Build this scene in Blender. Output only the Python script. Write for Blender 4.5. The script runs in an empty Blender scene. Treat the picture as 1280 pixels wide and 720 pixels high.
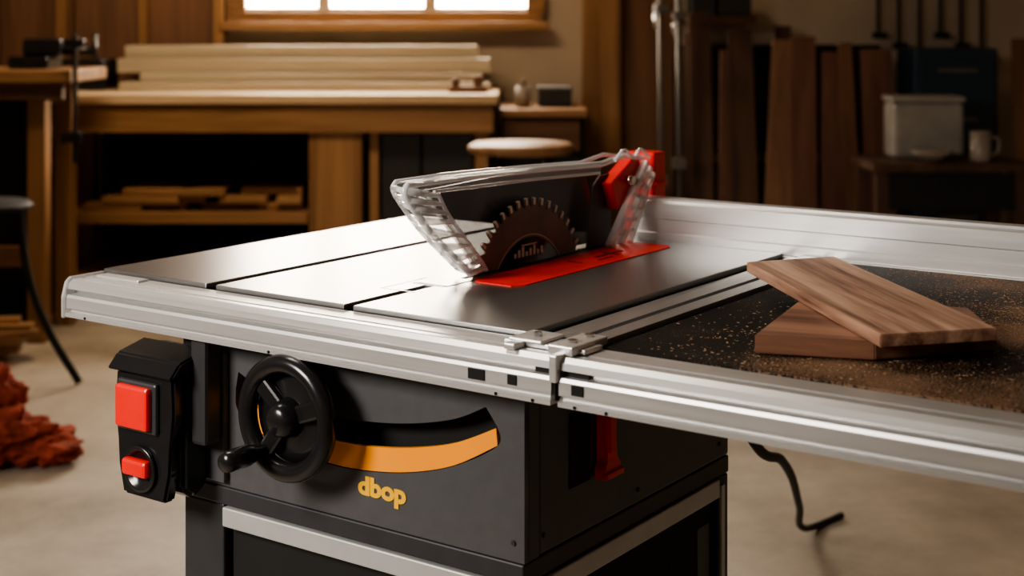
import bpy, bmesh, math, random
from mathutils import Vector, Matrix, noise
random.seed(7)
scene = bpy.context.scene
COL = scene.collection

# ------------------------------------------------------------------ materials
def new_mat(name):
    m = bpy.data.materials.new(name); m.use_nodes = True
    nt = m.node_tree
    return m, nt, nt.nodes["Principled BSDF"]

def plain(name, c, rough=0.5, metal=0.0, var=0.12, scale=12, bump=0.0, stretch=(1,1,1), coat=0.0, rvar=0.0):
    m, nt, b = new_mat(name)
    b.inputs["Metallic"].default_value = metal
    b.inputs["Roughness"].default_value = rough
    if coat: b.inputs["Coat Weight"].default_value = coat
    tc = nt.nodes.new("ShaderNodeTexCoord"); mp = nt.nodes.new("ShaderNodeMapping")
    mp.inputs["Scale"].default_value = stretch
    nz = nt.nodes.new("ShaderNodeTexNoise"); nz.inputs["Scale"].default_value = scale
    nz.inputs["Detail"].default_value = 6
    cr = nt.nodes.new("ShaderNodeValToRGB")
    cr.color_ramp.elements[0].position = 0.3; cr.color_ramp.elements[1].position = 0.7
    cr.color_ramp.elements[0].color = tuple(max(0,x*(1-var)) for x in c)+(1,)
    cr.color_ramp.elements[1].color = tuple(min(1,x*(1+var)) for x in c)+(1,)
    nt.links.new(tc.outputs["Object"], mp.inputs[0]); nt.links.new(mp.outputs[0], nz.inputs[0])
    nt.links.new(nz.outputs["Fac"], cr.inputs[0]); nt.links.new(cr.outputs[0], b.inputs["Base Color"])
    if bump:
        bp = nt.nodes.new("ShaderNodeBump"); bp.inputs["Strength"].default_value = bump
        bp.inputs["Distance"].default_value = 0.002
        nt.links.new(nz.outputs["Fac"], bp.inputs["Height"]); nt.links.new(bp.outputs[0], b.inputs["Normal"])
    if rvar:
        mr = nt.nodes.new("ShaderNodeMapRange")
        mr.inputs[3].default_value = rough-rvar; mr.inputs[4].default_value = rough+rvar
        nt.links.new(nz.outputs["Fac"], mr.inputs[0]); nt.links.new(mr.outputs[0], b.inputs["Roughness"])
    return m

def wood(name, c1, c2, axis=0, scale=1.0, rough=0.5, cmid=None):
    m, nt, b = new_mat(name)
    b.inputs["Roughness"].default_value = rough
    tc = nt.nodes.new("ShaderNodeTexCoord"); mp = nt.nodes.new("ShaderNodeMapping")
    s = [22*scale]*3; s[axis] = 1.3*scale
    mp.inputs["Scale"].default_value = s
    nz = nt.nodes.new("ShaderNodeTexNoise"); nz.inputs["Scale"].default_value = 1.0
    nz.inputs["Detail"].default_value = 7; nz.inputs["Distortion"].default_value = 0.6
    nz2 = nt.nodes.new("ShaderNodeTexNoise"); nz2.inputs["Scale"].default_value = 5.0
    nz2.inputs["Detail"].default_value = 3
    mx = nt.nodes.new("ShaderNodeMath"); mx.operation='MULTIPLY_ADD'; mx.inputs[1].default_value=0.3; 
    cr = nt.nodes.new("ShaderNodeValToRGB")
    cr.color_ramp.elements[0].position = 0.45; cr.color_ramp.elements[1].position = 0.85
    cr.color_ramp.elements[0].color = (*c1,1); cr.color_ramp.elements[1].color = (*c2,1)
    if cmid:
        e = cr.color_ramp.elements.new(0.62); e.color=(*cmid,1)
    nt.links.new(tc.outputs["Object"], mp.inputs[0]); nt.links.new(mp.outputs[0], nz.inputs[0])
    nt.links.new(mp.outputs[0], nz2.inputs[0])
    nt.links.new(nz2.outputs["Fac"], mx.inputs[0]); nt.links.new(nz.outputs["Fac"], mx.inputs[2])
    nt.links.new(mx.outputs[0], cr.inputs[0]); nt.links.new(cr.outputs[0], b.inputs["Base Color"])
    bp = nt.nodes.new("ShaderNodeBump"); bp.inputs["Strength"].default_value = 0.15; bp.inputs["Distance"].default_value = 0.002
    nt.links.new(nz.outputs["Fac"], bp.inputs["Height"]); nt.links.new(bp.outputs[0], b.inputs["Normal"])
    return m

M = {}
M['steel_top'] = plain("ground_steel_top", (0.32,0.32,0.32), 0.29, 0.9, 0.02, 8)
M['alu'] = plain("extruded_aluminium", (0.72,0.715,0.705), 0.36, 0.7, 0.05, 14, stretch=(0.4,10,10), rvar=0.04)
M['alu_y'] = plain("aluminium_bar", (0.42,0.42,0.42), 0.35, 0.8, 0.05, 14, stretch=(10,0.4,10))
M['strip'] = plain("brushed_strip", (0.52,0.52,0.52), 0.45, 0.5, 0.05, 20)
M['body'] = plain("powder_coated_steel", (0.072,0.072,0.077), 0.42, 0.0, 0.06, 60, bump=0.05)
M['body2'] = plain("dark_frame_steel", (0.030,0.030,0.033), 0.45, 0.0, 0.1, 40)
M['black'] = plain("black_plastic", (0.013,0.013,0.014), 0.22, 0.0, 0.1, 40)
M['rubber'] = plain("black_rubber", (0.006,0.006,0.006), 0.7, 0.0, 0.1, 40)
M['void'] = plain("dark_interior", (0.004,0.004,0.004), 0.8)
M['orange'] = plain("orange_enamel", (0.95,0.32,0.012), 0.45, 0, 0.06, 10)
M['yellow'] = plain("yellow_print", (0.85,0.46,0.02), 0.5, 0, 0.03, 10)
M['red'] = plain("red_plastic", (0.80,0.015,0.010), 0.35, 0, 0.08, 10, coat=0.2)
M['redpl'] = plain("red_insert_enamel", (0.85,0.018,0.010), 0.5, 0.0, 0.1, 30)
M['chrome'] = plain("chrome", (0.75,0.75,0.75), 0.15, 1.0, 0.03, 10)
M['blade'] = plain("blade_steel", (0.17,0.115,0.085), 0.45, 0.35, 0.25, 18)
M['carbide'] = plain("carbide_tip", (0.72,0.60,0.48), 0.35, 0.3)
M['print'] = plain("white_print", (0.7,0.68,0.66), 0.6)
M['whitepl'] = plain("white_plate", (0.75,0.75,0.74), 0.3, 0.4, 0.04)

def sheet_mat(name,c,alpha,rough,coat=0.0,bump=0.05,bs=9):
    m, nt, b = new_mat(name)
    b.inputs["Base Color"].default_value=(*c,1)
    b.inputs["Roughness"].default_value=rough
    b.inputs["Alpha"].default_value=alpha
    b.inputs["Coat Weight"].default_value=coat
    nz = nt.nodes.new("ShaderNodeTexNoise"); nz.inputs["Scale"].default_value=bs
    bp = nt.nodes.new("ShaderNodeBump"); bp.inputs["Strength"].default_value=bump; bp.inputs["Distance"].default_value=0.002
    nt.links.new(nz.outputs["Fac"], bp.inputs["Height"]); nt.links.new(bp.outputs[0], b.inputs["Normal"])
    return m
M['clear'] = sheet_mat("clear_polycarbonate",(0.95,0.96,0.97),0.60,0.06,1.0,0.35,60)
M['smoke'] = sheet_mat("smoked_polycarbonate",(0.075,0.077,0.08),0.78,0.25)
M['sheet'] = sheet_mat("clear_sheet",(0.8,0.8,0.8),0.18,0.08)
M['topsheet'] = sheet_mat("clear_top_sheet",(0.8,0.8,0.8),0.40,0.12)

def dusty():
    m, nt, b = new_mat("dusty_black_laminate")
    b.inputs["Roughness"].default_value=0.65
    b.inputs["Specular IOR Level"].default_value=0.12
    tc = nt.nodes.new("ShaderNodeTexCoord")
    n1 = nt.nodes.new("ShaderNodeTexNoise"); n1.inputs["Scale"].default_value=420; n1.inputs["Detail"].default_value=2
    n2 = nt.nodes.new("ShaderNodeTexNoise"); n2.inputs["Scale"].default_value=6; n2.inputs["Detail"].default_value=6
    ad = nt.nodes.new("ShaderNodeMath"); ad.operation='MULTIPLY_ADD'; ad.inputs[1].default_value=0.9
    sp = nt.nodes.new("ShaderNodeSeparateXYZ")
    gx = nt.nodes.new("ShaderNodeMapRange"); gx.inputs[1].default_value=-.85; gx.inputs[2].default_value=-.30
    gx.inputs[3].default_value=-.15; gx.inputs[4].default_value=.01
    ad2 = nt.nodes.new("ShaderNodeMath"); ad2.operation='ADD'
    cr = nt.nodes.new("ShaderNodeValToRGB")
    cr.color_ramp.elements[0].position=0.92; cr.color_ramp.elements[0].color=(0.009,0.0075,0.0065,1)
    cr.color_ramp.elements[1].position=0.99; cr.color_ramp.elements[1].color=(0.24,0.145,0.09,1)
    nt.links.new(tc.outputs["Object"], n1.inputs[0]); nt.links.new(tc.outputs["Object"], n2.inputs[0])
    nt.links.new(tc.outputs["Object"], sp.inputs[0]); nt.links.new(sp.outputs[0], gx.inputs[0])
    nt.links.new(n2.outputs["Fac"], ad.inputs[0]); nt.links.new(n1.outputs["Fac"], ad.inputs[2])
    nt.links.new(ad.outputs[0], ad2.inputs[0]); nt.links.new(gx.outputs[0], ad2.inputs[1])
    nt.links.new(ad2.outputs[0], cr.inputs[0]); nt.links.new(cr.outputs[0], b.inputs["Base Color"])
    return m
M['dusty'] = dusty()
M['walnut'] = wood("walnut", (0.15,0.070,0.046), (0.66,0.43,0.31), 0, 1.7, 0.42, (0.38,0.22,0.15))
M['walnut2'] = wood("red_walnut", (0.11,0.044,0.027), (0.38,0.20,0.125), 0, 1.2, 0.45)
M['chip'] = plain("wood_chip", (0.52,0.34,0.21), 0.8)
M['bench_x'] = wood("bench_timber_x", (0.18,0.090,0.038), (0.40,0.225,0.11), 0, 0.5, 0.5)
M['bench_z'] = wood("bench_timber_z", (0.18,0.090,0.038), (0.38,0.21,0.10), 2, 0.5, 0.5)
M['pale_x'] = wood("pale_plank", (0.32,0.26,0.185), (0.48,0.41,0.30), 0, 0.5, 0.45)
M['pale_top'] = wood("pale_bench_top", (0.48,0.34,0.21), (0.68,0.52,0.34), 0, 0.5, 0.32)
M['dark_x'] = wood("dark_timber_x", (0.07,0.03,0.014), (0.16,0.075,0.035), 0, 0.5, 0.6)
M['dark_z'] = wood("dark_timber_z", (0.040,0.020,0.011), (0.11,0.055,0.03), 2, 0.5, 0.6)
M['brown_z'] = wood("brown_timber_z", (0.11,0.052,0.027), (0.22,0.11,0.06), 2, 0.5, 0.6)
M['lean_z'] = wood("leaning_timber_z", (0.17,0.085,0.048), (0.32,0.175,0.105), 2, 0.5, 0.6)
M['red_z'] = wood("reddish_timber_z", (0.09,0.036,0.023), (0.19,0.09,0.058), 2, 0.5, 0.6)
M['plaster'] = plain("plaster_wall", (0.47,0.39,0.30), 0.85, 0, 0.1, 3, bump=0.1)
M['ceil'] = plain("ceiling_paint", (0.25,0.21,0.17), 0.9, 0, 0.05, 3)
M['blue'] = plain("blue_enamel", (0.012,0.030,0.055), 0.5)
M['greybox'] = plain("grey_enamel", (0.30,0.285,0.26), 0.5)
M['ceramic'] = plain("ceramic", (0.28,0.24,0.20), 0.3)
M['grey_metal'] = plain("dull_pipe_metal", (0.16,0.15,0.14), 0.5, 0.6)
M['cloth'] = plain("red_cloth", (0.34,0.060,0.030), 0.9, 0, 0.5, 25, bump=0.4)

def emis(name,c,s):
    m, nt, b = new_mat(name)
    b.inputs["Base Color"].default_value=(.8,.8,.8,1)
    b.inputs["Emission Color"].default_value=(*c,1); b.inputs["Emission Strength"].default_value=s
    return m
M['pane'] = emis("frosted_daylight_glass",(1,.87,.71),32)

def concrete():
    m, nt, b = new_mat("concrete_floor")
    b.inputs["Roughness"].default_value=0.6
    tc = nt.nodes.new("ShaderNodeTexCoord")
    n1 = nt.nodes.new("ShaderNodeTexNoise"); n1.inputs["Scale"].default_value=2.2; n1.inputs["Detail"].default_value=12; n1.inputs["Roughness"].default_value=0.7
    cr = nt.nodes.new("ShaderNodeValToRGB")
    cr.color_ramp.elements[0].position=0.32; cr.color_ramp.elements[0].color=(0.35,0.30,0.24,1)
    cr.color_ramp.elements[1].position=0.68; cr.color_ramp.elements[1].color=(0.64,0.565,0.47,1)
    n2 = nt.nodes.new("ShaderNodeTexNoise"); n2.inputs["Scale"].default_value=60; n2.inputs["Detail"].default_value=6
    bp = nt.nodes.new("ShaderNodeBump"); bp.inputs["Strength"].default_value=0.3; bp.inputs["Distance"].default_value=0.003
    nt.links.new(tc.outputs["Object"], n1.inputs[0]); nt.links.new(tc.outputs["Object"], n2.inputs[0])
    nt.links.new(n1.outputs["Fac"], cr.inputs[0]); nt.links.new(cr.outputs[0], b.inputs["Base Color"])
    nt.links.new(n2.outputs["Fac"], bp.inputs["Height"]); nt.links.new(bp.outputs[0], b.inputs["Normal"])
    return m
M['concrete'] = concrete()

# ------------------------------------------------------------------ builders
def empty(name, loc=(0,0,0), rz=0):
    e = bpy.data.objects.new(name, None); COL.objects.link(e)
    e.location = loc; e.rotation_euler = (0,0,rz); e.empty_display_size=0.1
    return e
def finish(name, bm, mat, parent=None, smooth=False):
    me = bpy.data.meshes.new(name)
    bmesh.ops.recalc_face_normals(bm, faces=bm.faces)
    bm.to_mesh(me); bm.free()
    o = bpy.data.objects.new(name, me); COL.objects.link(o)
    mats = mat if isinstance(mat,(list,tuple)) else [mat]
    for m_ in mats: me.materials.append(m_)
    if smooth:
        for p in me.polygons: p.use_smooth = True
    if parent: o.parent = parent
    return o
def add_box(bm, a, b, bevel=0.0, mtx=None, mi=0):
    lo = Vector([min(a[i],b[i]) for i in range(3)]); hi = Vector([max(a[i],b[i]) for i in range(3)])
    t = bmesh.new()
    bmesh.ops.create_cube(t, size=1)
    for v in t.verts:
        v.co = Vector([lo[i]+(v.co[i]+0.5)*(hi[i]-lo[i]) for i in range(3)])
    if bevel: bmesh.ops.bevel(t, geom=t.edges[:], offset=min(bevel,0.45*min(hi-lo)), segments=2, affect='EDGES', profile=0.5)
    if mtx: bmesh.ops.transform(t, matrix=mtx, verts=t.verts)
    for f in t.faces: f.material_index = mi
    me = bpy.data.meshes.new("t"); t.to_mesh(me); t.free(); bm.from_mesh(me); bpy.data.meshes.remove(me)
def box(name, a, b, mat, parent=None, bevel=0.002, mtx=None):
    bm = bmesh.new(); add_box(bm,a,b,bevel,mtx); return finish(name,bm,mat,parent)
def boxes(name, lst, mat, parent=None, bevel=0.002):
    bm = bmesh.new()
    for it in lst: add_box(bm, it[0], it[1], bevel, it[2] if len(it)>2 else None)
    return finish(name,bm,mat,parent)
def prism(name, pts, axis, a, b, mat, parent=None, bevel=0.0, smooth=False):
    """pts 2-D; axis 0:(y,z) extruded in x, 1:(x,z) in y, 2:(x,y) in z"""
    bm = bmesh.new()
    def mk(p,t):
        return {0:(t,p[0],p[1]),1:(p[0],t,p[1]),2:(p[0],p[1],t)}[axis]
    v1=[bm.verts.new(mk(p,a)) for p in pts]; v2=[bm.verts.new(mk(p,b)) for p in pts]
    bm.faces.new(v1); bm.faces.new(v2[::-1]); n=len(pts)
    for i in range(n):
        bm.faces.new((v1[i],v2[i],v2[(i+1)%n],v1[(i+1)%n]))
    if bevel: bmesh.ops.bevel(bm, geom=bm.edges[:], offset=bevel, segments=2, affect='EDGES')
    bmesh.ops.triangulate(bm, faces=[f for f in bm.faces if len(f.verts)>4])
    return finish(name,bm,mat,parent,smooth)
def add_cyl(bm, p0, p1, r0, r1=None, seg=24):
    r1 = r0 if r1 is None else r1
    p0=Vector(p0); p1=Vector(p1); d=p1-p0
    m_ = Matrix.Translation((p0+p1)/2) @ d.to_track_quat('Z','Y').to_matrix().to_4x4()
    bmesh.ops.create_cone(bm, cap_ends=True, segments=seg, radius1=r0, radius2=r1, depth=d.length, matrix=m_)
def cyl(name, p0, p1, r0, mat, parent=None, r1=None, seg=28):
    bm=bmesh.new(); add_cyl(bm,p0,p1,r0,r1,seg)
    for f in bm.faces: f.smooth = len(f.verts)==4
    o = finish(name,bm,mat,parent); return o
def lathe(name, prof, origin, axis, mat, parent=None, seg=40):
    """prof: list of (radius, distance along axis)"""
    bm=bmesh.new(); ax=Vector(axis).normalized(); q=ax.to_track_quat('Z','Y')
    rings=[]
    for r,h in prof:
        rings.append([bm.verts.new(Vector(origin)+q@Vector((r*math.cos(2*math.pi*i/seg), r*math.sin(2*math.pi*i/seg), h))) for i in range(seg)])
    for a,b in zip(rings,rings[1:]):
        for i in range(seg):
            bm.faces.new((a[i],a[(i+1)%seg],b[(i+1)%seg],b[i]))
    bmesh.ops.remove_doubles(bm, verts=bm.verts, dist=1e-6)
    return finish(name,bm,mat,parent,True)
def tube(name, pts, r, mat, parent=None, cyclic=False, poly=False):
    cu = bpy.data.curves.new(name,'CURVE'); cu.dimensions='3D'; cu.bevel_depth=r; cu.bevel_resolution=4; cu.resolution_u=10
    if poly:
        s=cu.splines.new('POLY'); s.points.add(len(pts)-1)
        for p,c in zip(s.points,pts): p.co=(*c,1)
    else:
        s=cu.splines.new('BEZIER'); s.bezier_points.add(len(pts)-1)
        for p,c in zip(s.bezier_points,pts):
            p.co=c; p.handle_left_type=p.handle_right_type='AUTO'
    s.use_cyclic_u=cyclic; cu.use_fill_caps=True
    tmp=bpy.data.objects.new(name+"_c",cu); COL.objects.link(tmp)
    dg=bpy.context.evaluated_depsgraph_get(); me=bpy.data.meshes.new_from_object(tmp.evaluated_get(dg))
    bpy.data.objects.remove(tmp)
    o=bpy.data.objects.new(name,me); COL.objects.link(o); me.materials.clear(); me.materials.append(mat)
    for p in me.polygons: p.use_smooth=True
    if parent: o.parent=parent
    return o
def text(name, s, size, mat, parent, loc, rot, extrude=0.0008, offset=0.0, sx=1.0):
    cu=bpy.data.curves.new(name,'FONT'); cu.body=s; cu.size=size; cu.extrude=extrude; cu.offset=offset
    tmp=bpy.data.objects.new(name+"_t",cu); COL.objects.link(tmp)
    dg=bpy.context.evaluated_depsgraph_get(); me=bpy.data.meshes.new_from_object(tmp.evaluated_get(dg))
    bpy.data.objects.remove(tmp)
    o=bpy.data.objects.new(name,me); COL.objects.link(o); me.materials.clear(); me.materials.append(mat)
    o.parent=parent; o.location=loc; o.rotation_euler=rot; o.scale=(sx,1,1)
    return o

# ------------------------------------------------------------------ room
X0,X1,Y0,Y1,H = -3.2,3.2,-2.2,7.0,3.0
box("floor",(X0-.1,Y0-.1,-0.1),(X1+.1,Y1+.1,0),M['concrete'],bevel=0)
box("ceiling",(X0-.1,Y0-.1,H),(X1+.1,Y1+.1,H+.1),M['ceil'],bevel=0)
box("wall_left",(X0-.1,Y0,0),(X0,Y1,H),M['plaster'],bevel=0)
box("wall_right",(X1,Y0,0),(X1+.1,Y1,H),M['plaster'],bevel=0)
box("wall_front",(X0,Y0-.1,0),(X1,Y0,H),M['plaster'],bevel=0)
WX0,WX1,WZ0,WZ1 = -1.33,0.10,1.27,2.20
boxes("wall_back",[((X0,Y1,0),(X1,Y1+.12,WZ0)),((X0,Y1,WZ1),(X1,Y1+.12,H)),((X0,Y1,WZ0),(WX0,Y1+.12,WZ1)),((WX1,Y1,WZ0),(X1,Y1+.12,WZ1))],M['plaster'],bevel=0)
win = empty("window_1")
fr=[((WX0-.05,6.955,WZ0-.02),(WX1+.05,7.0,WZ0+.05)),((WX0-.05,6.955,WZ1-.04),(WX1+.05,7.0,WZ1+.06)),
    ((WX0-.05,6.955,WZ0+.05),(WX0+.04,7.0,WZ1-.04)),((WX1-.03,6.955,WZ0+.05),(WX1+.06,7.0,WZ1-.04))]
boxes("frame",fr,M['bench_x'],win,0.004)
boxes("sill",[((WX0-.08,6.90,WZ0-.04),(WX1+.08,6.955,WZ0))],M['bench_x'],win,0.004)
boxes("muntins",[((-0.95,7.02,WZ0+.02),(-0.89,7.06,WZ1-.02)),((-0.43,7.02,WZ0+.02),(-0.37,7.06,WZ1-.02)),((WX0,7.02,1.72),(WX1,7.06,1.75))],M['pale_x'],win)
boxes("sash_rails",[((WX0,7.01,WZ0+.02),(WX1,7.05,WZ0+.07))],M['pale_x'],win)
box("glass_pane",(WX0+.002,7.085,WZ0+.002),(WX1-.002,7.092,WZ1-.002),M['pane'],win,0)
box("trim_1",(0.34,6.88,0),(0.52,7.0,H),M['bench_z'])
box("trim_2",(0.52,6.94,0),(0.78,7.0,H),M['brown_z'])
boxes("wall_panelling",[((-3.2+i*0.36,6.965,0.9),(-3.2+i*0.36+0.352,7.0,H)) for i in range(5)],M['brown_z'],None,0.003)
boxes("trim_3",[((-2.20,6.92,0.9),(-2.15,6.965,H)),((-1.80,6.92,0.9),(-1.755,6.965,H)),((-1.44,6.92,.9),(-1.39,7.0,H))],M['bench_z'],None,0.003)
boxes("baseboard_back",[((-1.35,6.98,0),(0.33,7.0,0.10)),((0.8,6.98,0),(3.2,7.0,0.10))],M['dark_x'])

# ------------------------------------------------------------------ main workbench
wb = empty("workbench")
boxes("top",[((-2.12,6.18,.915),(-0.06,6.9,.956))],M['pale_top'],wb,.004)
boxes("apron",[((-2.05,6.2,.79),(-0.08,6.24,.915)),((-2.05,6.8,.79),(-0.08,6.84,.915)),((-2.05,6.24,.79),(-2.01,6.8,.915)),((-0.12,6.24,.79),(-0.08,6.8,.915))],M['bench_x'],wb,.003)
boxes("legs",[((-2.03,6.24,0),(-1.95,6.34,.79)),((-0.88,6.22,0),(-0.65,6.34,.79)),((-2.03,6.7,0),(-1.95,6.8,.79)),((-0.2,6.7,0),(-0.12,6.8,.79)),((-0.16,6.26,0),(-0.10,6.34,.79)),((-0.62,6.25,0),(-0.58,6.34,.79))],M['bench_z'],wb,.003)
boxes("lower_shelf",[((-1.94,6.25,.39),(-.89,6.78,.44)),((-1.94,6.22,.12),(-.89,6.78,.16))],M['bench_x'],wb,.003)
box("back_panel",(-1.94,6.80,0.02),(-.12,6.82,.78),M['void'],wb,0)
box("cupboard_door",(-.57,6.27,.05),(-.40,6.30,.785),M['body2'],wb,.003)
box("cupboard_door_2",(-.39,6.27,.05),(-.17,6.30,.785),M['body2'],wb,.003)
lst=[]
for i in range(12):
    x=-1.88+i*0.085; l=random.uniform(.18,.42)
    z=.441+.033*(i%3)
    lst.append(((x,6.27+random.uniform(0,.1),z),(min(x+l,-.92),6.6,z+.031)))
boxes("shelf_lumber",lst,M['bench_x'],wb,.003)
ps = empty("plank_stack")
boxes("plank_1",[((-1.78,6.5,.957),(-0.10,6.86,.995))],M['pale_x'],ps,.003)
boxes("plank_2",[((-1.70,6.56,.996),(-0.14,6.86,1.034))],M['pale_x'],ps,.003)
boxes("plank_3",[((-1.82,6.62,1.035),(-0.10,6.86,1.10))],M['pale_x'],ps,.003)
boxes("plank_4",[((-1.80,6.68,1.101),(-0.16,6.86,1.16))],M['pale_x'],ps,.003)
hp = empty("hand_plane")
box("sole",(-.28,6.35,.957),(-.11,6.41,.985),M['dark_x'],hp,.004)
cyl("knob",(-.25,6.38,.985),(-.25,6.38,1.02),.018,M['dark_x'],hp)
box("tote",(-.17,6.37,.985),(-.13,6.39,1.03),M['dark_x'],hp,.006)

# ------------------------------------------------------------------ left bench
lb = empty("workbench.001")
box("top",(-3.1,5.6,1.03),(-1.72,6.1,1.079),M['bench_x'],lb,.004)
box("apron",(-3.05,5.62,.96),(-1.76,5.66,1.03),M['dark_x'],lb,.003)
boxes("legs",[((-1.91,5.66,0),(-1.84,5.74,1.03)),((-3.05,5.66,0),(-2.97,5.74,1.03)),((-1.91,6.0,0),(-1.84,6.08,1.03)),((-3.05,6.0,0),(-2.97,6.08,1.03))],M['bench_z'],lb,.003)
box("stretcher",(-2.97,5.67,.30),(-1.91,5.72,.38),M['dark_x'],lb,.003)
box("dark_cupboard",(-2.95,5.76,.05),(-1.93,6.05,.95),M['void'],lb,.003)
vs = empty("bench_vise")
box("jaw",(-2.02,5.75,1.08),(-1.86,5.95,1.13),M['black'],vs,.01)
box("body",(-1.98,5.80,1.13),(-1.82,5.92,1.20),M['black'],vs,.012)
cyl("screw",(-1.83,5.86,1.15),(-1.70,5.86,1.15),.02,M['black'],vs)
cyl("handle",(-1.70,5.86,1.09),(-1.70,5.86,1.22),.009,M['black'],vs)
bc = empty("bar_clamp")
box("bar",(-1.705,5.57,.72),(-1.690,5.595,1.22),M['black'],bc,.002)
box("jaw",(-1.74,5.56,1.17),(-1.66,5.60,1.20),M['black'],bc,.004)
box("sliding_jaw",(-1.75,5.56,.80),(-1.67,5.60,.84),M['black'],bc,.004)
# power drill case behind the vise, on the main bench left end
tcs = empty("tool_case")
box("body",(-2.10,6.55,.957),(-1.86,6.80,1.10),M['black'],tcs,.012)
tube("handle",[(-2.03,6.67,1.10),(-2.02,6.67,1.135),(-1.94,6.67,1.135),(-1.93,6.67,1.10)],.009,M['black'],tcs)

# ------------------------------------------------------------------ wooden stool
st = empty("wooden_stool",(0.035,5.55,0))
lathe("seat",[(0,.80),(.19,.80),(.205,.79),(.205,.772),(.19,.762),(0,.762)],(0,0,0),(0,0,1),M['bench_x'],st)
bm=bmesh.new()
for a in (45,135,225,315):
    ca,sa=math.cos(math.radians(a)),math.sin(math.radians(a))
    add_cyl(bm,(.24*ca,.24*sa,0),(.15*ca,.15*sa,.765),.018,.02,12)
finish("legs",bm,M['black'],st,True)
tube("foot_ring",[(.205*math.cos(t*math.pi/8),.205*math.sin(t*math.pi/8),.3) for t in range(16)],.01,M['black'],st,True)
dc = empty("base_cabinet")
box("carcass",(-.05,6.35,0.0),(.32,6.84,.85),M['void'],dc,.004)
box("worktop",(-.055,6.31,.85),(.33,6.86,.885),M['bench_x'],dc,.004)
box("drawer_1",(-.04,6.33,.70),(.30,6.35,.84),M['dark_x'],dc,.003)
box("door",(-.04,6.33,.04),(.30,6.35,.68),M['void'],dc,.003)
gj = empty("glue_bottle")
cyl("bottle",(.05,6.5,.886),(.05,6.5,.98),.035,M['ceramic'],gj)
cyl("cap",(.05,6.5,.98),(.05,6.5,1.01),.014,M['dark_x'],gj,r1=.006)
pb = empty("parts_box")
box("body",(.12,6.5,.886),(.27,6.7,.96),M['body2'],pb,.006)
box("lid",(.115,6.495,.96),(.275,6.705,.975),M['grey_metal'],pb,.003)
# ------------------------------------------------------------------ metal stool far left
ms = empty("metal_stool",(-1.80,4.85,0))
lathe("seat",[(0,.66),(.16,.66),(.175,.65),(.175,.635),(0,.63)],(0,0,0),(0,0,1),M['rubber'],ms)
for i,a in enumerate((28,118,208,298)):
    ca,sa=math.cos(math.radians(a)),math.sin(math.radians(a))
    tube("leg_%d"%(i+1),[(.13*ca,.13*sa,.64),(.16*ca,.16*sa,.40),(.22*ca,.22*sa,.22),(.33*ca,.33*sa,.012)],.013,M['rubber'],ms)
# ------------------------------------------------------------------ red rags
bm=bmesh.new()
for (x,y,z,sx,sy,sz) in [(-1.50,4.12,.08,.16,.12,.08),(-1.34,4.15,.04,.09,.10,.045),(-1.53,4.17,.17,.10,.09,.10)]:
    t=bmesh.new(); bmesh.ops.create_icosphere(t,subdivisions=5,radius=1)
    for v in t.verts:
        n=noise.noise(v.co*2.2+Vector((x*9,y,z)))*.45+noise.noise(v.co*6+Vector((x*9,y,z)))*.2
        v.co=v.co*(1+n)
        v.co=Vector((x+v.co.x*sx,y+v.co.y*sy,max(0.002,z+v.co.z*sz)))
    me=bpy.data.meshes.new("t"); t.to_mesh(me); t.free(); bm.from_mesh(me)
finish("red_rag_pile",bm,M['cloth'],None,True)
lst=[]
for i in range(9):
    a=random.uniform(-.5,.5); 
    mt=Matrix.Translation((-2.03+random.uniform(-.12,.12),5.33+random.uniform(-.05,.08),.012+.026*i*.6))@Matrix.Rotation(a,4,'Z')
    lst.append(((-.22,-.04,-.011),(.22,.04,.011),mt))
boxes("scrap_lumber",lst,M['bench_x'],None,.002)

# ------------------------------------------------------------------ right-hand lumber rack
lr = empty("lumber_rack")
specs=[(.80,.10,1.32,.00,'dark_z'),(.91,.08,1.15,.03,'red_z'),(1.0,.11,1.24,-.02,'dark_z'),(1.10,.13,1.20,.07,'lean_z'),(1.25,.11,1.21,.01,'red_z'),
       (1.37,.13,1.14,.03,'red_z'),(1.51,.06,1.18,-.03,'brown_z'),(1.58,.14,1.15,.00,'red_z')]
def lean(name,x,w,h,t,mk,i,par):
    mt=Matrix.Translation((x,6.35+.02*(i%2),0.004))@Matrix.Rotation(t,4,'Y')@Matrix.Rotation(-.12,4,'X')
    return box(name,(0,0,0),(w,.025,h),M[mk],par,.002,mt)
for i,(x,w,h,t,mk) in enumerate(specs): lean("leaning_board_%d"%(i+1),x,w,h,t,mk,i,lr)
boxes("rack_posts",[((.80,6.62,0),(.85,6.70,1.22)),((1.26,6.8,0),(1.32,6.88,1.25))],M['dark_z'],lr)
boxes("rack_arms",[((.80,6.86,.6),(1.76,6.9,.64))],M['dark_x'],lr)
boxes("rack_back",[((.80,6.90,0.1),(1.77,6.93,1.16))],M['void'],lr)
for i,(x,w,h) in enumerate(((2.25,.14,1.2),(2.42,.12,1.3))):
    lean("leaning_board",x,w,h,.01,'brown_z',i,None)
tl = empty("wall_shelf")
boxes("shelf_board",[((.82,6.70,1.26),(1.14,6.98,1.30))],M['dark_x'],tl)
boxes("tool_boxes",[((.84,6.72,1.301),(.95,6.9,1.46)),((.97,6.72,1.301),(1.12,6.9,1.40))],M['body2'],tl,.006)
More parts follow.
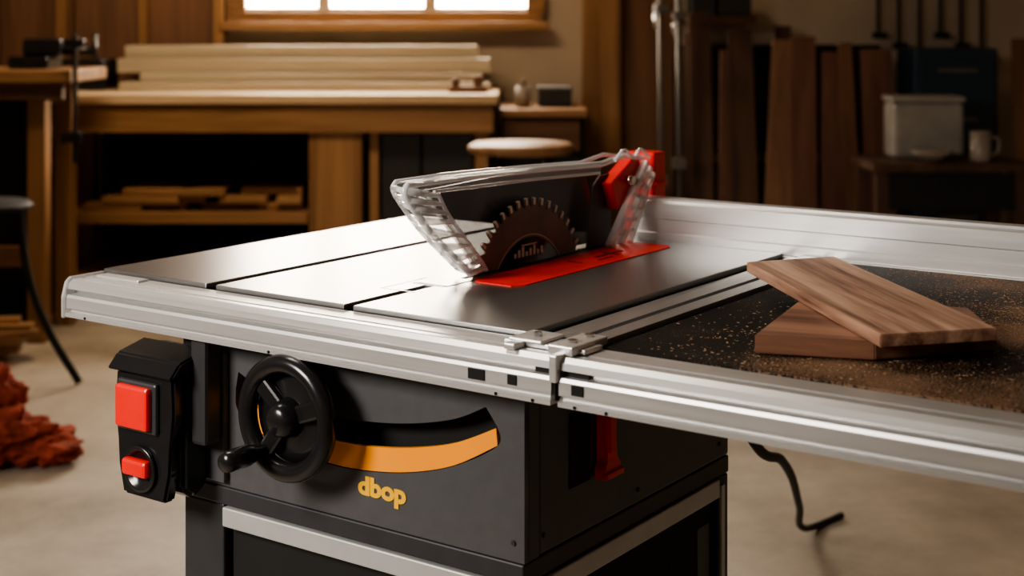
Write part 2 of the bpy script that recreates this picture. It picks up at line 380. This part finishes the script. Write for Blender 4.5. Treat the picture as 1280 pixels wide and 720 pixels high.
# clamps hanging on a wall rail at the right
hc = empty("hanging_clamps")
box("rail",(1.72,6.96,1.42),(2.35,7.0,1.46),M['dark_x'],hc,.003)
for i in range(6):
    x=1.76+i*.10; l=.26+.05*(i%3)
    box("bar_%d"%(i+1),(x,6.93,1.45-l),(x+.016,6.945,1.47),M['rubber'],hc,.001)
    box("jaw_%d"%(i+1),(x-.02,6.92,1.45-l),(x+.05,6.95,1.45-l+.03),M['rubber'],hc,.004)
    box("hook_%d"%(i+1),(x-.005,6.925,1.45),(x+.045,6.96,1.475),M['grey_metal'],hc,.003)
for i,x in enumerate((.645,.725)):
    pc = empty("pipe_clamp")
    cyl("pipe",(x,6.2,0),(x,6.28,1.75),.011,M['grey_metal'],pc)
    box("head",(x-.03,6.18,1.31-.03*i),(x+.03,6.26,1.345-.03*i),M['grey_metal'],pc,.006)
    box("tail_jaw",(x-.03,6.19,.55+.08*i),(x+.03,6.25,.60+.08*i),M['grey_metal'],pc,.006)
    cyl("screw",(x-.025,6.22,1.24-.03*i),(x-.025,6.22,1.31-.03*i),.008,M['chrome'],pc)
rt = empty("side_table")
box("top",(1.47,5.85,.655),(2.12,6.25,.692),M['dark_z'],rt,.004)
boxes("legs",[((1.49,5.87,0),(1.54,5.92,.655)),((2.05,5.87,0),(2.10,5.92,.655)),((1.49,6.18,0),(1.54,6.23,.655)),((2.05,6.18,0),(2.10,6.23,.655))],M['dark_z'],rt)
box("drawer_front",(1.54,5.86,.50),(2.05,5.88,.65),M['rubber'],rt)
tb = empty("storage_tin")
box("body",(1.60,6.03,.693),(1.90,6.2,.93),M['greybox'],tb,.02)
box("lid",(1.595,6.025,.93),(1.905,6.205,.955),M['greybox'],tb,.008)
mg = empty("coffee_mug",(1.93,5.92,.693))
lathe("cup",[(0,0),(.038,0),(.042,.01),(.042,.125),(.037,.125),(.036,.012),(0,.012)],(0,0,0),(0,0,1),M['ceramic'],mg)
tube("handle",[(.04,0,.10),(.07,0,.095),(.075,0,.06),(.06,0,.03),(.04,0,.03)],.006,M['ceramic'],mg)
bw = empty("ceramic_bowl",(1.73,5.93,.693))
lathe("bowl",[(0,0),(.04,0),(.08,.035),(.085,.045),(.078,.045),(.04,.008),(0,.008)],(0,0,0),(0,0,1),M['ceramic'],bw)
tc_ = empty("tool_chest")
box("body",(1.82,6.50,0),(2.2,6.80,1.15),M['blue'],tc_,.01)
for i in range(4):
    box("drawer_%d"%(i+1),(1.84,6.48,.25+.22*i),(2.18,6.50,.44+.22*i),M['blue'],tc_,.004)
    box("pull_%d"%(i+1),(1.92,6.47,.38+.22*i),(2.10,6.48,.40+.22*i),M['grey_metal'],tc_,.002)

# ------------------------------------------------------------------ TABLE SAW
ANG = -math.atan2(.5757,.8177)
saw = empty("table_saw",(0,0,0),ANG)
YF,YB = 1.385,2.09
def section(name,x0,x1,y0=YF,y1=YB):
    box(name,(x0,y0,.8925),(x1,y1,.900),M['steel_top'],saw,.0012)
    box(name+"_skirt",(x0+.002,y0+.003,.868),(x1-.002,y1-.003,.8925),M['black'],saw,.001)
section("left_wing",-1.711,-1.494)
section("left_table",-1.475,-1.2390)
section("right_table",-1.2240,-.952)
box("slot_floor",(-1.70,YF+.01,.866),(-.955,YB-.01,.872),M['void'],saw,0)
box("slot_cover",(-1.2390,1.55,.880),(-1.2240,YB,.8995),M['steel_top'],saw,0)
boxes("table_side_lip",[((-1.716,YF+.005,.872),(-1.711,YB,.896))],M['black'],saw,.001)
box("throat_plate",(-1.262,1.56,.8995),(-1.206,2.05,.9008),M['steel_top'],saw,.0004)
boxes("throat_outline",[((-1.275,1.50,.8998),(-1.273,1.60,.9004)),((-1.275,1.50,.8998),(-1.215,1.502,.9004)),((-1.264,1.555,.8998),(-1.21,1.557,.9006))],M['whitepl'],saw,0)
box("blade_slot",(-1.2290,1.62,.9005),(-1.2200,2.0,.9012),M['void'],saw,0)
prism("red_insert",[(-1.205,1.625),(-1.195,1.608),(-1.134,1.608),(-1.122,1.625),(-1.122,2.035),(-1.134,2.052),(-1.195,2.052),(-1.205,2.035)],2,.8995,.9015,M['redpl'],saw)
boxes("insert_marks",[((-1.169,1.88,.9015),(-1.163,1.96,.9019)),((-1.180,1.92,.9015),(-1.150,1.926,.9019)),((-1.18,1.82,.9015),(-1.155,1.825,.9019)),((-1.15,1.86,.9015),(-1.147,1.90,.9019))],M['void'],saw,0)
def railprof(o=0):
    return [(1.380,.894),(1.345,.894),(1.345,.887),(1.338,.887),(1.338,.894),(1.324,.894),(1.317,.889),(1.316,.881),(1.330,.880),(1.330,.874),(1.315,.873),(1.313,.869),(1.313,.854),(1.320,.853),(1.320,.849),(1.311,.847),(1.311,.842),(1.380,.842)]
prism("front_rail",railprof(),0,-1.705,-.872,M['alu'],saw)
prism("front_rail_extension",railprof(),0,-.862,.10,M['alu'],saw)
prism("rail_end_cap",[(1.383,.897),(1.322,.897),(1.315,.891),(1.309,.87),(1.309,.840),(1.383,.840)],0,-1.711,-1.704,M['alu'],saw,.001)
prism("rail_splice",[(1.378,.890),(1.326,.890),(1.322,.87),(1.322,.845),(1.378,.845)],0,-.90,-.83,M['black'],saw)
boxes("rail_slots",[((-.985,1.3115,.856),(-.962,1.3135,.868)),((-.93,1.3115,.857),(-.918,1.3135,.868)),((-.845,1.3115,.857),(-.830,1.3135,.868))],M['void'],saw,0)
bm=bmesh.new()
for x in (-1.66,-1.30,-.945,-.895,-.84,-.80,-.35):
    add_cyl(bm,(x,1.3135,.8445),(x,1.310,.8445),.002,None,12)
finish("rail_bolts",bm,M['black'],saw)
boxes("scale_tape",[((-1.68,1.326,.8942),(-1.0,1.334,.8946))],M['whitepl'],saw,0)
boxes("rail_latch",[((-1.69,1.355,.894),(-1.60,1.375,.897))],M['alu'],saw,.001)
boxes("fence_clamp",[((-.955,1.340,.894),(-.845,1.378,.900)),((-.945,1.335,.900),(-.90,1.385,.904)),((-.885,1.325,.895),(-.852,1.40,.905)),((-.94,1.318,.894),(-.925,1.34,.901)),((-.872,1.308,.868),(-.862,1.33,.898))],M['alu'],saw,.0015)
bm=bmesh.new()
for x,y in ((-.922,1.36),(-.868,1.35),(-.868,1.385)):
    add_cyl(bm,(x,y,.903),(x,y,.908),.006,None,6)
finish("clamp_bolts",bm,M['chrome'],saw)
prism("divider_bar",[(-.944,.872),(-.944,.893),(-.928,.893),(-.928,.886),(-.916,.886),(-.916,.900),(-.890,.900),(-.890,.892),(-.882,.892),(-.882,.899),(-.858,.899),(-.858,.872)],1,1.385,2.085,M['alu_y'],saw)
box("extension_table",(-.850,1.384,.868),(.10,2.085,.8955),M['dusty'],saw,.002)
box("extension_frame",(-.85,1.384,.845),(.10,1.40,.868),M['black'],saw,.001)
prism("rear_rail",[(2.092,.897),(2.092,.912),(2.097,.914),(2.097,.935),(2.093,.937),(2.093,.962),(2.099,.966),(2.099,.970),(2.125,.970),(2.125,.897)],0,-1.225,.20,M['alu'],saw)
prism("rear_rail_lower",[(2.086,.868),(2.086,.896),(2.125,.896),(2.125,.868)],0,-1.70,.20,M['alu'],saw)
# cabinet
CX0,CX1,CY0,CY1,CZ0,CZ1 = -1.512,-.940,1.36,1.88,.638,.868
box("cabinet",(CX0+.004,CY0+.03,CZ0),(CX1,CY1,CZ1),M['body'],saw,.004)
top_c=[(-1.405,.795),(-1.36,.778),(-1.30,.767),(-1.23,.763),(-1.164,.766),(-1.10,.775),(-1.04,.790),(-.995,.811)]
bot_c=[(-.978,.790),(-.978,.768),(-1.04,.734),(-1.10,.715),(-1.164,.704),(-1.23,.700),(-1.30,.705),(-1.36,.718),(-1.405,.742),(-1.41,.77)]
def smooth_pts(p,n=6):
    out=[]
    for i in range(len(p)-1):
        a=p[max(i-1,0)];b=p[i];c=p[i+1];d=p[min(i+2,len(p)-1)]
        for k in range(n):
            t=k/n
            out.append(tuple(0.5*((2*b[j])+(-a[j]+c[j])*t+(2*a[j]-5*b[j]+4*c[j]-d[j])*t*t+(-a[j]+3*b[j]-3*c[j]+d[j])*t**3) for j in (0,1)))
    out.append(p[-1]); return out
hole=smooth_pts(top_c)+smooth_pts(bot_c)
cu=bpy.data.curves.new("pc",'CURVE'); cu.dimensions='2D'; cu.fill_mode='BOTH'; cu.extrude=.005
for loop in ([(CX0,CZ0),(CX1,CZ0),(CX1,CZ1),(CX0,CZ1)],hole):
    s=cu.splines.new('POLY'); s.points.add(len(loop)-1); s.use_cyclic_u=True
    for p,c in zip(s.points,loop): p.co=(c[0],c[1],0,1)
tmp=bpy.data.objects.new("pc",cu); COL.objects.link(tmp)
me=bpy.data.meshes.new_from_object(tmp.evaluated_get(bpy.context.evaluated_depsgraph_get())); bpy.data.objects.remove(tmp)
for v in me.vertices:
    x,z,d=v.co; v.co=(x,CY0+.005+d,z)
me.materials.clear(); me.materials.append(M['body'])
o=bpy.data.objects.new("front_panel",me); COL.objects.link(o); o.parent=saw
box("front_return",(CX1-.012,CY0+.008,CZ0),(CX1,CY0+.03,CZ1),M['body'],saw,0)
box("front_return_2",(CX0,CY0+.008,CZ0),(CX0+.012,CY0+.03,CZ1),M['body'],saw,0)
box("slot_back",(CX0+.02,CY0+.027,CZ0+.02),(CX1-.02,CY0+.029,CZ1-.02),M['void'],saw,0)
mid=[(-1.402,.768),(-1.36,.748),(-1.30,.737),(-1.23,.732),(-1.164,.735),(-1.10,.745),(-1.04,.761),(-.981,.788)]
lowb=[(-.979,.768),(-1.04,.735),(-1.10,.716),(-1.164,.705),(-1.23,.701),(-1.30,.706),(-1.36,.719),(-1.404,.743)]
prism("orange_scale_band",smooth_pts(mid)+smooth_pts(lowb),1,CY0+.001,CY0+.007,M['orange'],saw)
bm=bmesh.new()
for x,z in ((-.955,.66),(-1.495,.83),(-1.495,.66)):
    add_cyl(bm,(x,CY0+.001,z),(x,CY0-.002,z),.003,None,12)
for y,z in ((1.40,.66),(1.85,.66),(1.85,.82),(1.62,.655)):
    add_cyl(bm,(CX1-.001,y,z),(CX1+.002,y,z),.003,None,12)
finish("cabinet_screws",bm,M['body2'],saw)
text("logo","dbop",.031,M['yellow'],saw,(-1.192,CY0-.0005,.674),(math.radians(90),0,0),.0008,.0014,1.2)
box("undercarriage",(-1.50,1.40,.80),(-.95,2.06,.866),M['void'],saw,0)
box("side_slot",(CX1-.001,1.455,.70),(CX1+.0015,1.50,.79),M['void'],saw,0)
prism("lock_lever",[(1.512,.80),(1.516,.72),(1.508,.712),(1.508,.698),(1.548,.698),(1.548,.712),(1.536,.722),(1.532,.80)],0,CX1+.002,CX1+.018,M['red'],saw,.0015)
boxes("lever_ridges",[((CX1+.017,1.508,.700),(CX1+.022,1.548,.707)),((CX1+.017,1.518,.73),(CX1+.021,1.531,.795))],M['red'],saw,.001)
boxes("stand_lip",[((CX0+.01,CY0-.002,.613),(CX1,CY1,.637))],M['body2'],saw,.002)
boxes("stand_trim",[((-1.43,CY0-.006,.585),(-.985,CY0+.01,.611)),((CX1-.012,1.415,.585),(CX1+.004,1.845,.611))],M['strip'],saw,.002)
def leg(name,x0,x1,y0,y1):
    boxes(name,[((x0,y0,0.012),(x1,y1,.612)),((x0-.01,y0-.01,0),(x1+.01,y1+.01,.012))],M['body2'],saw,.003)
leg("leg_1",-1.512,-1.435,1.362,1.44); leg("leg_2",-.985,-.940,1.362,1.41)
leg("leg_3",-1.512,-1.435,1.80,1.878); leg("leg_4",-.985,-.940,1.85,1.878)
boxes("leg_trim",[((-.941,1.852,.02),(-.937,1.862,.60))],M['strip'],saw,.0005)
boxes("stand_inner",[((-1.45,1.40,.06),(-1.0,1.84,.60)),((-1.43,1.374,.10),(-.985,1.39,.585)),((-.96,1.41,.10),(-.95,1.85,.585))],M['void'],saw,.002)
box("rating_label",(-.950,1.80,.46),(-.9485,1.835,.55),M['body'],saw,0)
# handwheel
hw=(-1.270,1.312,.765)
tube("wheel_rim",[(hw[0]+.068*math.cos(a*math.pi/12),hw[1],hw[2]+.068*math.sin(a*math.pi/12)) for a in range(24)],.0125,M['black'],saw,True)
lathe("wheel_hub",[(0,.022),(.014,.022),(.020,.016),(.024,.004),(.026,-.006),(.018,-.045),(0,-.045)],hw,(0,-1,0),M['black'],saw)
for i,a in enumerate((20,140,232)):
    r=math.radians(a)
    p0=Vector(hw)+Vector((.018*math.cos(r),.002,.018*math.sin(r)))
    prism_mt=Matrix.Translation(p0)@Matrix.Rotation(-r,4,'Y')
    box("spoke_%d"%(i+1),(0,-.006,-.012),(.048,.006,.012),M['black'],saw,.004,prism_mt)
lathe("wheel_dish",[(.022,-.004),(.044,-.010),(.058,-.009),(.058,-.013),(.044,-.014),(.022,-.010)],hw,(0,-1,0),M['black'],saw)
r=math.radians(232); kx,kz=hw[0]+.056*math.cos(r),hw[2]+.056*math.sin(r)
lathe("crank_handle",[(0,-.004),(.006,-.004),(.007,.012),(.010,.016),(.0135,.03),(.0135,.062),(.011,.070),(0,.071)],(kx,hw[1]-.004,kz),(0,-1,0),M['black'],saw)
# switch box
sx0,sx1=-1.572,-1.450
prism("switch_housing",[(1.305,.800),(1.318,.808),(1.350,.808),(1.350,.640),(1.325,.625),(1.305,.640)],0,sx0,sx1,M['black'],saw,.006)
prism("switch_face",[(sx0+.006,.792),(sx1-.002,.795),(sx1,.74),(sx1-.014,.70),(sx1-.008,.665),(sx1-.018,.625),(sx0+.020,.625),(sx0+.010,.665),(sx0+.016,.70),(sx0+.002,.74)],1,1.288,1.308,M['black'],saw,.004)
prism("switch_cap",[(1.278,.792),(1.296,.812),(1.345,.824),(1.345,.806),(1.305,.796)],0,sx0-.003,sx1+.003,M['black'],saw,.003)
box("button_bezel",(sx0+.016,1.281,.714),(sx1-.028,1.290,.783),M['body2'],saw,.006)
box("stop_button",(sx0+.022,1.272,.720),(sx1-.036,1.284,.777),M['red'],saw,.004)
lathe("start_button_ring",[(0,0),(.026,0),(.031,.004),(.031,.008),(.025,.008),(.023,.003),(0,.003)],((sx0+sx1)/2-.002,1.290,.665),(0,-1,0),M['black'],saw)
box("start_button",(sx0+.032,1.274,.656),(sx1-.041,1.289,.679),M['red'],saw,.005)
box("switch_bracket",(sx0+.02,1.350,.645),(sx1+.028,1.3595,.82),M['body'],saw,.002)
box("switch_conduit",(sx1-.004,1.318,.70),(sx1+.026,1.350,.845),M['body2'],saw,.006)
# blade
BR=.155; BX,BY,BZ=-1.2245,1.782,.997-BR
bm=bmesh.new(); NT=46; outl=[]
for i in range(NT):
    a=2*math.pi*i/NT; da=2*math.pi/NT
    for f,rr in ((0,BR-.012),(.12,BR-.014),(.42,BR-.009),(.60,BR-.002),(.64,BR),(.98,BR+.0005)):
        outl.append((a+da*f,rr))
v1=[bm.verts.new((BX-.0014,BY+r_*math.cos(a_),BZ+r_*math.sin(a_))) for a_,r_ in outl]
v2=[bm.verts.new((BX+.0014,BY+r_*math.cos(a_),BZ+r_*math.sin(a_))) for a_,r_ in outl]
c1=bm.verts.new((BX-.0014,BY,BZ)); c2=bm.verts.new((BX+.0014,BY,BZ)); n=len(outl)
for i in range(n):
    j=(i+1)%n
    bm.faces.new((v1[i],v1[j],v2[j],v2[i])); bm.faces.new((c1,v1[j],v1[i])); bm.faces.new((c2,v2[i],v2[j]))
finish("saw_blade",bm,M['blade'],saw)
bm=bmesh.new()
for i in range(NT):
    a=2*math.pi*(i+.82)/NT
    if BZ+BR*math.sin(a)<.90: continue
    mt=Matrix.Translation((BX,BY,BZ))@Matrix.Rotation(a,4,'X')@Matrix.Translation((0,BR-.0035,0))
    add_box(bm,(-.0023,-.0055,-.0022),(.0023,.0050,.0022),0,mt)
finish("blade_teeth",bm,M['carbide'],saw)
lathe("blade_label",[(.0,.0004),(.098,.0004),(.098,0.0)],(BX+.0014,BY,BZ),(1,0,0),M['black'],saw,60)
lathe("blade_label_ring",[(.101,.0006),(.1022,.0006)],(BX+.0014,BY,BZ),(1,0,0),M['carbide'],saw,60)
boxes("blade_print",[((BX+.0018,BY-.040+.010*k,BZ+.070),(BX+.0022,BY-.034+.010*k,BZ+.077+.004*(k%3))) for k in range(8)]+[((BX+.0018,BY-.02,BZ+.086),(BX+.0022,BY+.02,BZ+.088))],M['print'],saw,0)
prism("riving_knife",[(1.945,.90),(1.952,.95),(1.965,1.0),(1.985,1.015),(2.02,1.015),(2.02,.90)],0,-1.2255,-1.2230,M['body2'],saw)
# guard
GF,GN=-1.245,-1.206
oN=smooth_pts([(1.612,.910),(1.585,.930),(1.530,.972),(1.490,1.010),(1.468,1.036),(1.474,1.047)],5)
iN=smooth_pts([(1.650,.910),(1.632,.930),(1.595,.965),(1.560,1.000),(1.538,1.030)],5)
oF=[(y+.022,z) for y,z in oN]; iF=[(y+.022,z) for y,z in iN]
prism("guard_side_panel",[(y+.004,z) for y,z in iF]+[(1.78,1.036),(1.965,1.030),(2.015,.925),(2.015,.903)],0,GF-.0012,GF+.0012,M['smoke'],saw)
prism("guard_front_cheek",oN+iN[::-1],0,GN-.001,GN+.001,M['sheet'],saw)
prism("guard_front_cheek_far",oF+iF[::-1],0,GF-.001,GF+.001,M['sheet'],saw)
topo=[(1.60,1.047),(1.80,1.042),(1.96,1.036),(2.03,1.044),(2.09,1.036)]
for nm,gx,rr,o_,i_ in (("far",GF,.0035,oF,iF),("near",GN,.005,oN,iN)):
    tube("guard_rim_"+nm,[(gx,p[0],p[1]) for p in o_+topo],rr,M['clear'],saw,False,True)
    tube("guard_front_edge_"+nm,[(gx,p[0],p[1]) for p in i_],.003,M['clear'],saw,False,True)
bm=bmesh.new()
tp=[(1.50,1.047)]+topo[:3]
for a,b in zip(tp,tp[1:]):
    bm.faces.new([bm.verts.new(q) for q in ((GF,a[0],a[1]),(GN,a[0],a[1]),(GN,b[0],b[1]),(GF,b[0],b[1]))])
    bm.faces.new([bm.verts.new(q) for q in ((GN,a[0],a[1]),(GN,b[0],b[1]),(GN,b[0],b[1]-.012),(GN,a[0],a[1]-.012))])
finish("guard_top",bm,M['topsheet'],saw)
tube("guard_lower_rim",[(GN,1.53,1.033),(GN,1.78,1.028),(GN,1.955,1.022)],.0025,M['clear'],saw,False,True)
bm=bmesh.new()
for k in range(9):
    t=(k+.4)/9
    io=int(t*(len(oN)-3)); ii=min(int(t*(len(iN)-1))+1,len(iN)-1)
    po=oN[io]; pi_=iN[ii]
    add_cyl(bm,(GN,po[0],po[1]),(GN,pi_[0],pi_[1]),.0065,.0028,12)
    add_cyl(bm,(GN,po[0],po[1]),(GF,po[0]+.022,po[1]),.0042,None,10)
finish("guard_ribs",bm,M['clear'],saw,True)
def slab(name,p0,p1,w,x0,x1,mat):
    d=Vector((p1[0]-p0[0],p1[1]-p0[1])).normalized(); nrm=Vector((-d.y,d.x))*w/2
    prism(name,[(p0[0]+nrm.x,p0[1]+nrm.y),(p1[0]+nrm.x,p1[1]+nrm.y),(p1[0]-nrm.x,p1[1]-nrm.y),(p0[0]-nrm.x,p0[1]-nrm.y)],0,x0,x1,mat,saw,.001)
slab("guard_strut_1",(2.090,1.030),(1.972,.903),.012,-1.204,-1.192,M['clear'])
slab("guard_strut_2",(2.105,1.020),(2.010,.903),.009,-1.204,-1.194,M['clear'])
slab("guard_strut_3",(2.115,1.010),(2.038,.903),.007,-1.204,-1.194,M['clear'])
for i in range(6):
    t=.08+.15*i
    slab("strut_rung_%d"%(i+1),(2.090-.118*t,1.030-.127*t),(2.115-.077*t,1.010-.107*t),.006,-1.202,-1.196,M['clear'])
slab("guard_hinge_red",(2.000,.980),(2.085,1.022),.050,-1.228,-1.205,M['red'])
box("red_knob",(-1.264,2.130,.900),(-1.205,2.172,1.042),M['red'],saw,.005)
box("red_knob_flange",(-1.269,2.132,.985),(-1.20,2.168,.992),M['red'],saw,.002)
tube("guard_latch",[(-1.198,1.99,1.040),(-1.198,2.02,1.054),(-1.198,2.05,1.040),(-1.198,2.07,1.052),(-1.198,2.10,1.036)],.003,M['clear'],saw)
cyl("guard_pin",(-1.208,2.04,1.004),(-1.192,2.04,1.004),.007,M['chrome'],saw)

# ------------------------------------------------------------------ walnut boards
def board(name,loc,rz,pts,z0,z1,mat,tilt=0):
    o=prism(name,pts,2,z0,z1,mat,None,.0012); o.location=loc; o.rotation_euler=(0,tilt,rz); return o
a=math.radians(-82)
board("walnut_board",(.323,1.978,.9185),a,[(0,0),(.468,0),(.4535,.138),(-.03,.137)],0,.014,M['walnut'])
wl=[(.267,1.582),(.391,1.548),(.539,1.598),(.55,1.73),(.3755,1.823)]
ox,oy=.267,1.582; ra=math.radians(-20)
loc=[((x-ox)*math.cos(-ra)-(y-oy)*math.sin(-ra),(x-ox)*math.sin(-ra)+(y-oy)*math.cos(-ra)) for x,y in wl]
board("walnut_board.001",(ox,oy,.8975),ra,loc,0,.0205,M['walnut2'])
bm=bmesh.new()
mw=Matrix.Rotation(ANG,4,'Z')
for i in range(4600):
    c=random.random()
    if c<.42: x=random.gauss(-.40,.18); y=random.gauss(1.86,.12)
    elif c<.70: x=random.gauss(-.64,.09); y=random.gauss(1.60,.17)
    else: x=random.uniform(-.80,-.1); y=random.uniform(1.40,2.07)
    if not(-.845<x<-.05 and 1.39<y<2.08): continue
    s=random.uniform(.0005,.0015)*(1.4 if random.random()<.06 else 1)
    mt=mw@Matrix.Translation((x,y,.8957+s*.15))@Matrix.Rotation(random.uniform(0,6.28),4,'Z')
    add_box(bm,(-s,-s*.45,-s*.12),(s,s*.45,s*.15),0,mt)
finish("wood_shavings",bm,M['chip'])
tube("power_cord",[(.33,2.12,.70),(.37,2.2,.62),(.47,2.5,.50),(.62,3.1,.22),(.70,3.45,.05),(.76,3.58,.010),(.84,3.66,.009)],.008,M['rubber'])

# ------------------------------------------------------------------ lights
def area(name,loc,target,sx,sy,e,c,spread=180):
    l=bpy.data.lights.new(name,'AREA'); l.shape='RECTANGLE'; l.size=sx; l.size_y=sy; l.energy=e; l.color=c
    l.spread=math.radians(spread)
    o=bpy.data.objects.new(name,l); COL.objects.link(o); o.location=loc
    o.rotation_euler=(Vector(target)-Vector(loc)).to_track_quat('-Z','Y').to_euler(); return o
area("overhead_key_saw",(-.9,2.6,2.9),(-.5,2.0,.9),1.2,.4,11,(1,.89,.76),120)  # added overhead key for the saw, no fixture modelled
area("front_key_left",(-2.3,.3,2.1),(-.75,1.85,.75),1.0,.8,20,(1,.92,.83),70)  # added key aimed at the saw's front faces, hangs free below the ceiling
area("background_fill_bench",(-1.2,5.0,2.9),(-1.2,6.4,.9),1.4,.3,20,(1,.77,.52),120)  # added warm fill to lift the background bench, no real lamp there
w=bpy.data.worlds.new("world"); scene.world=w; w.use_nodes=True
w.node_tree.nodes["Background"].inputs[0].default_value=(.6,.65,.75,1); w.node_tree.nodes["Background"].inputs[1].default_value=.5
try: scene.view_settings.look='AgX - Medium High Contrast'
except Exception as e: print(e)

# ------------------------------------------------------------------ camera
cd=bpy.data.cameras.new("camera"); cam=bpy.data.objects.new("camera",cd); COL.objects.link(cam)
cam.location=(0,0,1.26); cam.rotation_euler=(math.radians(90),0,0)
cd.sensor_width=36; cd.lens=36*1796/1280; cd.shift_y=-330/1280
cd.dof.use_dof=True; cd.dof.focus_distance=1.85; cd.dof.aperture_fstop=4.5
cd.clip_start=.05
scene.camera=cam
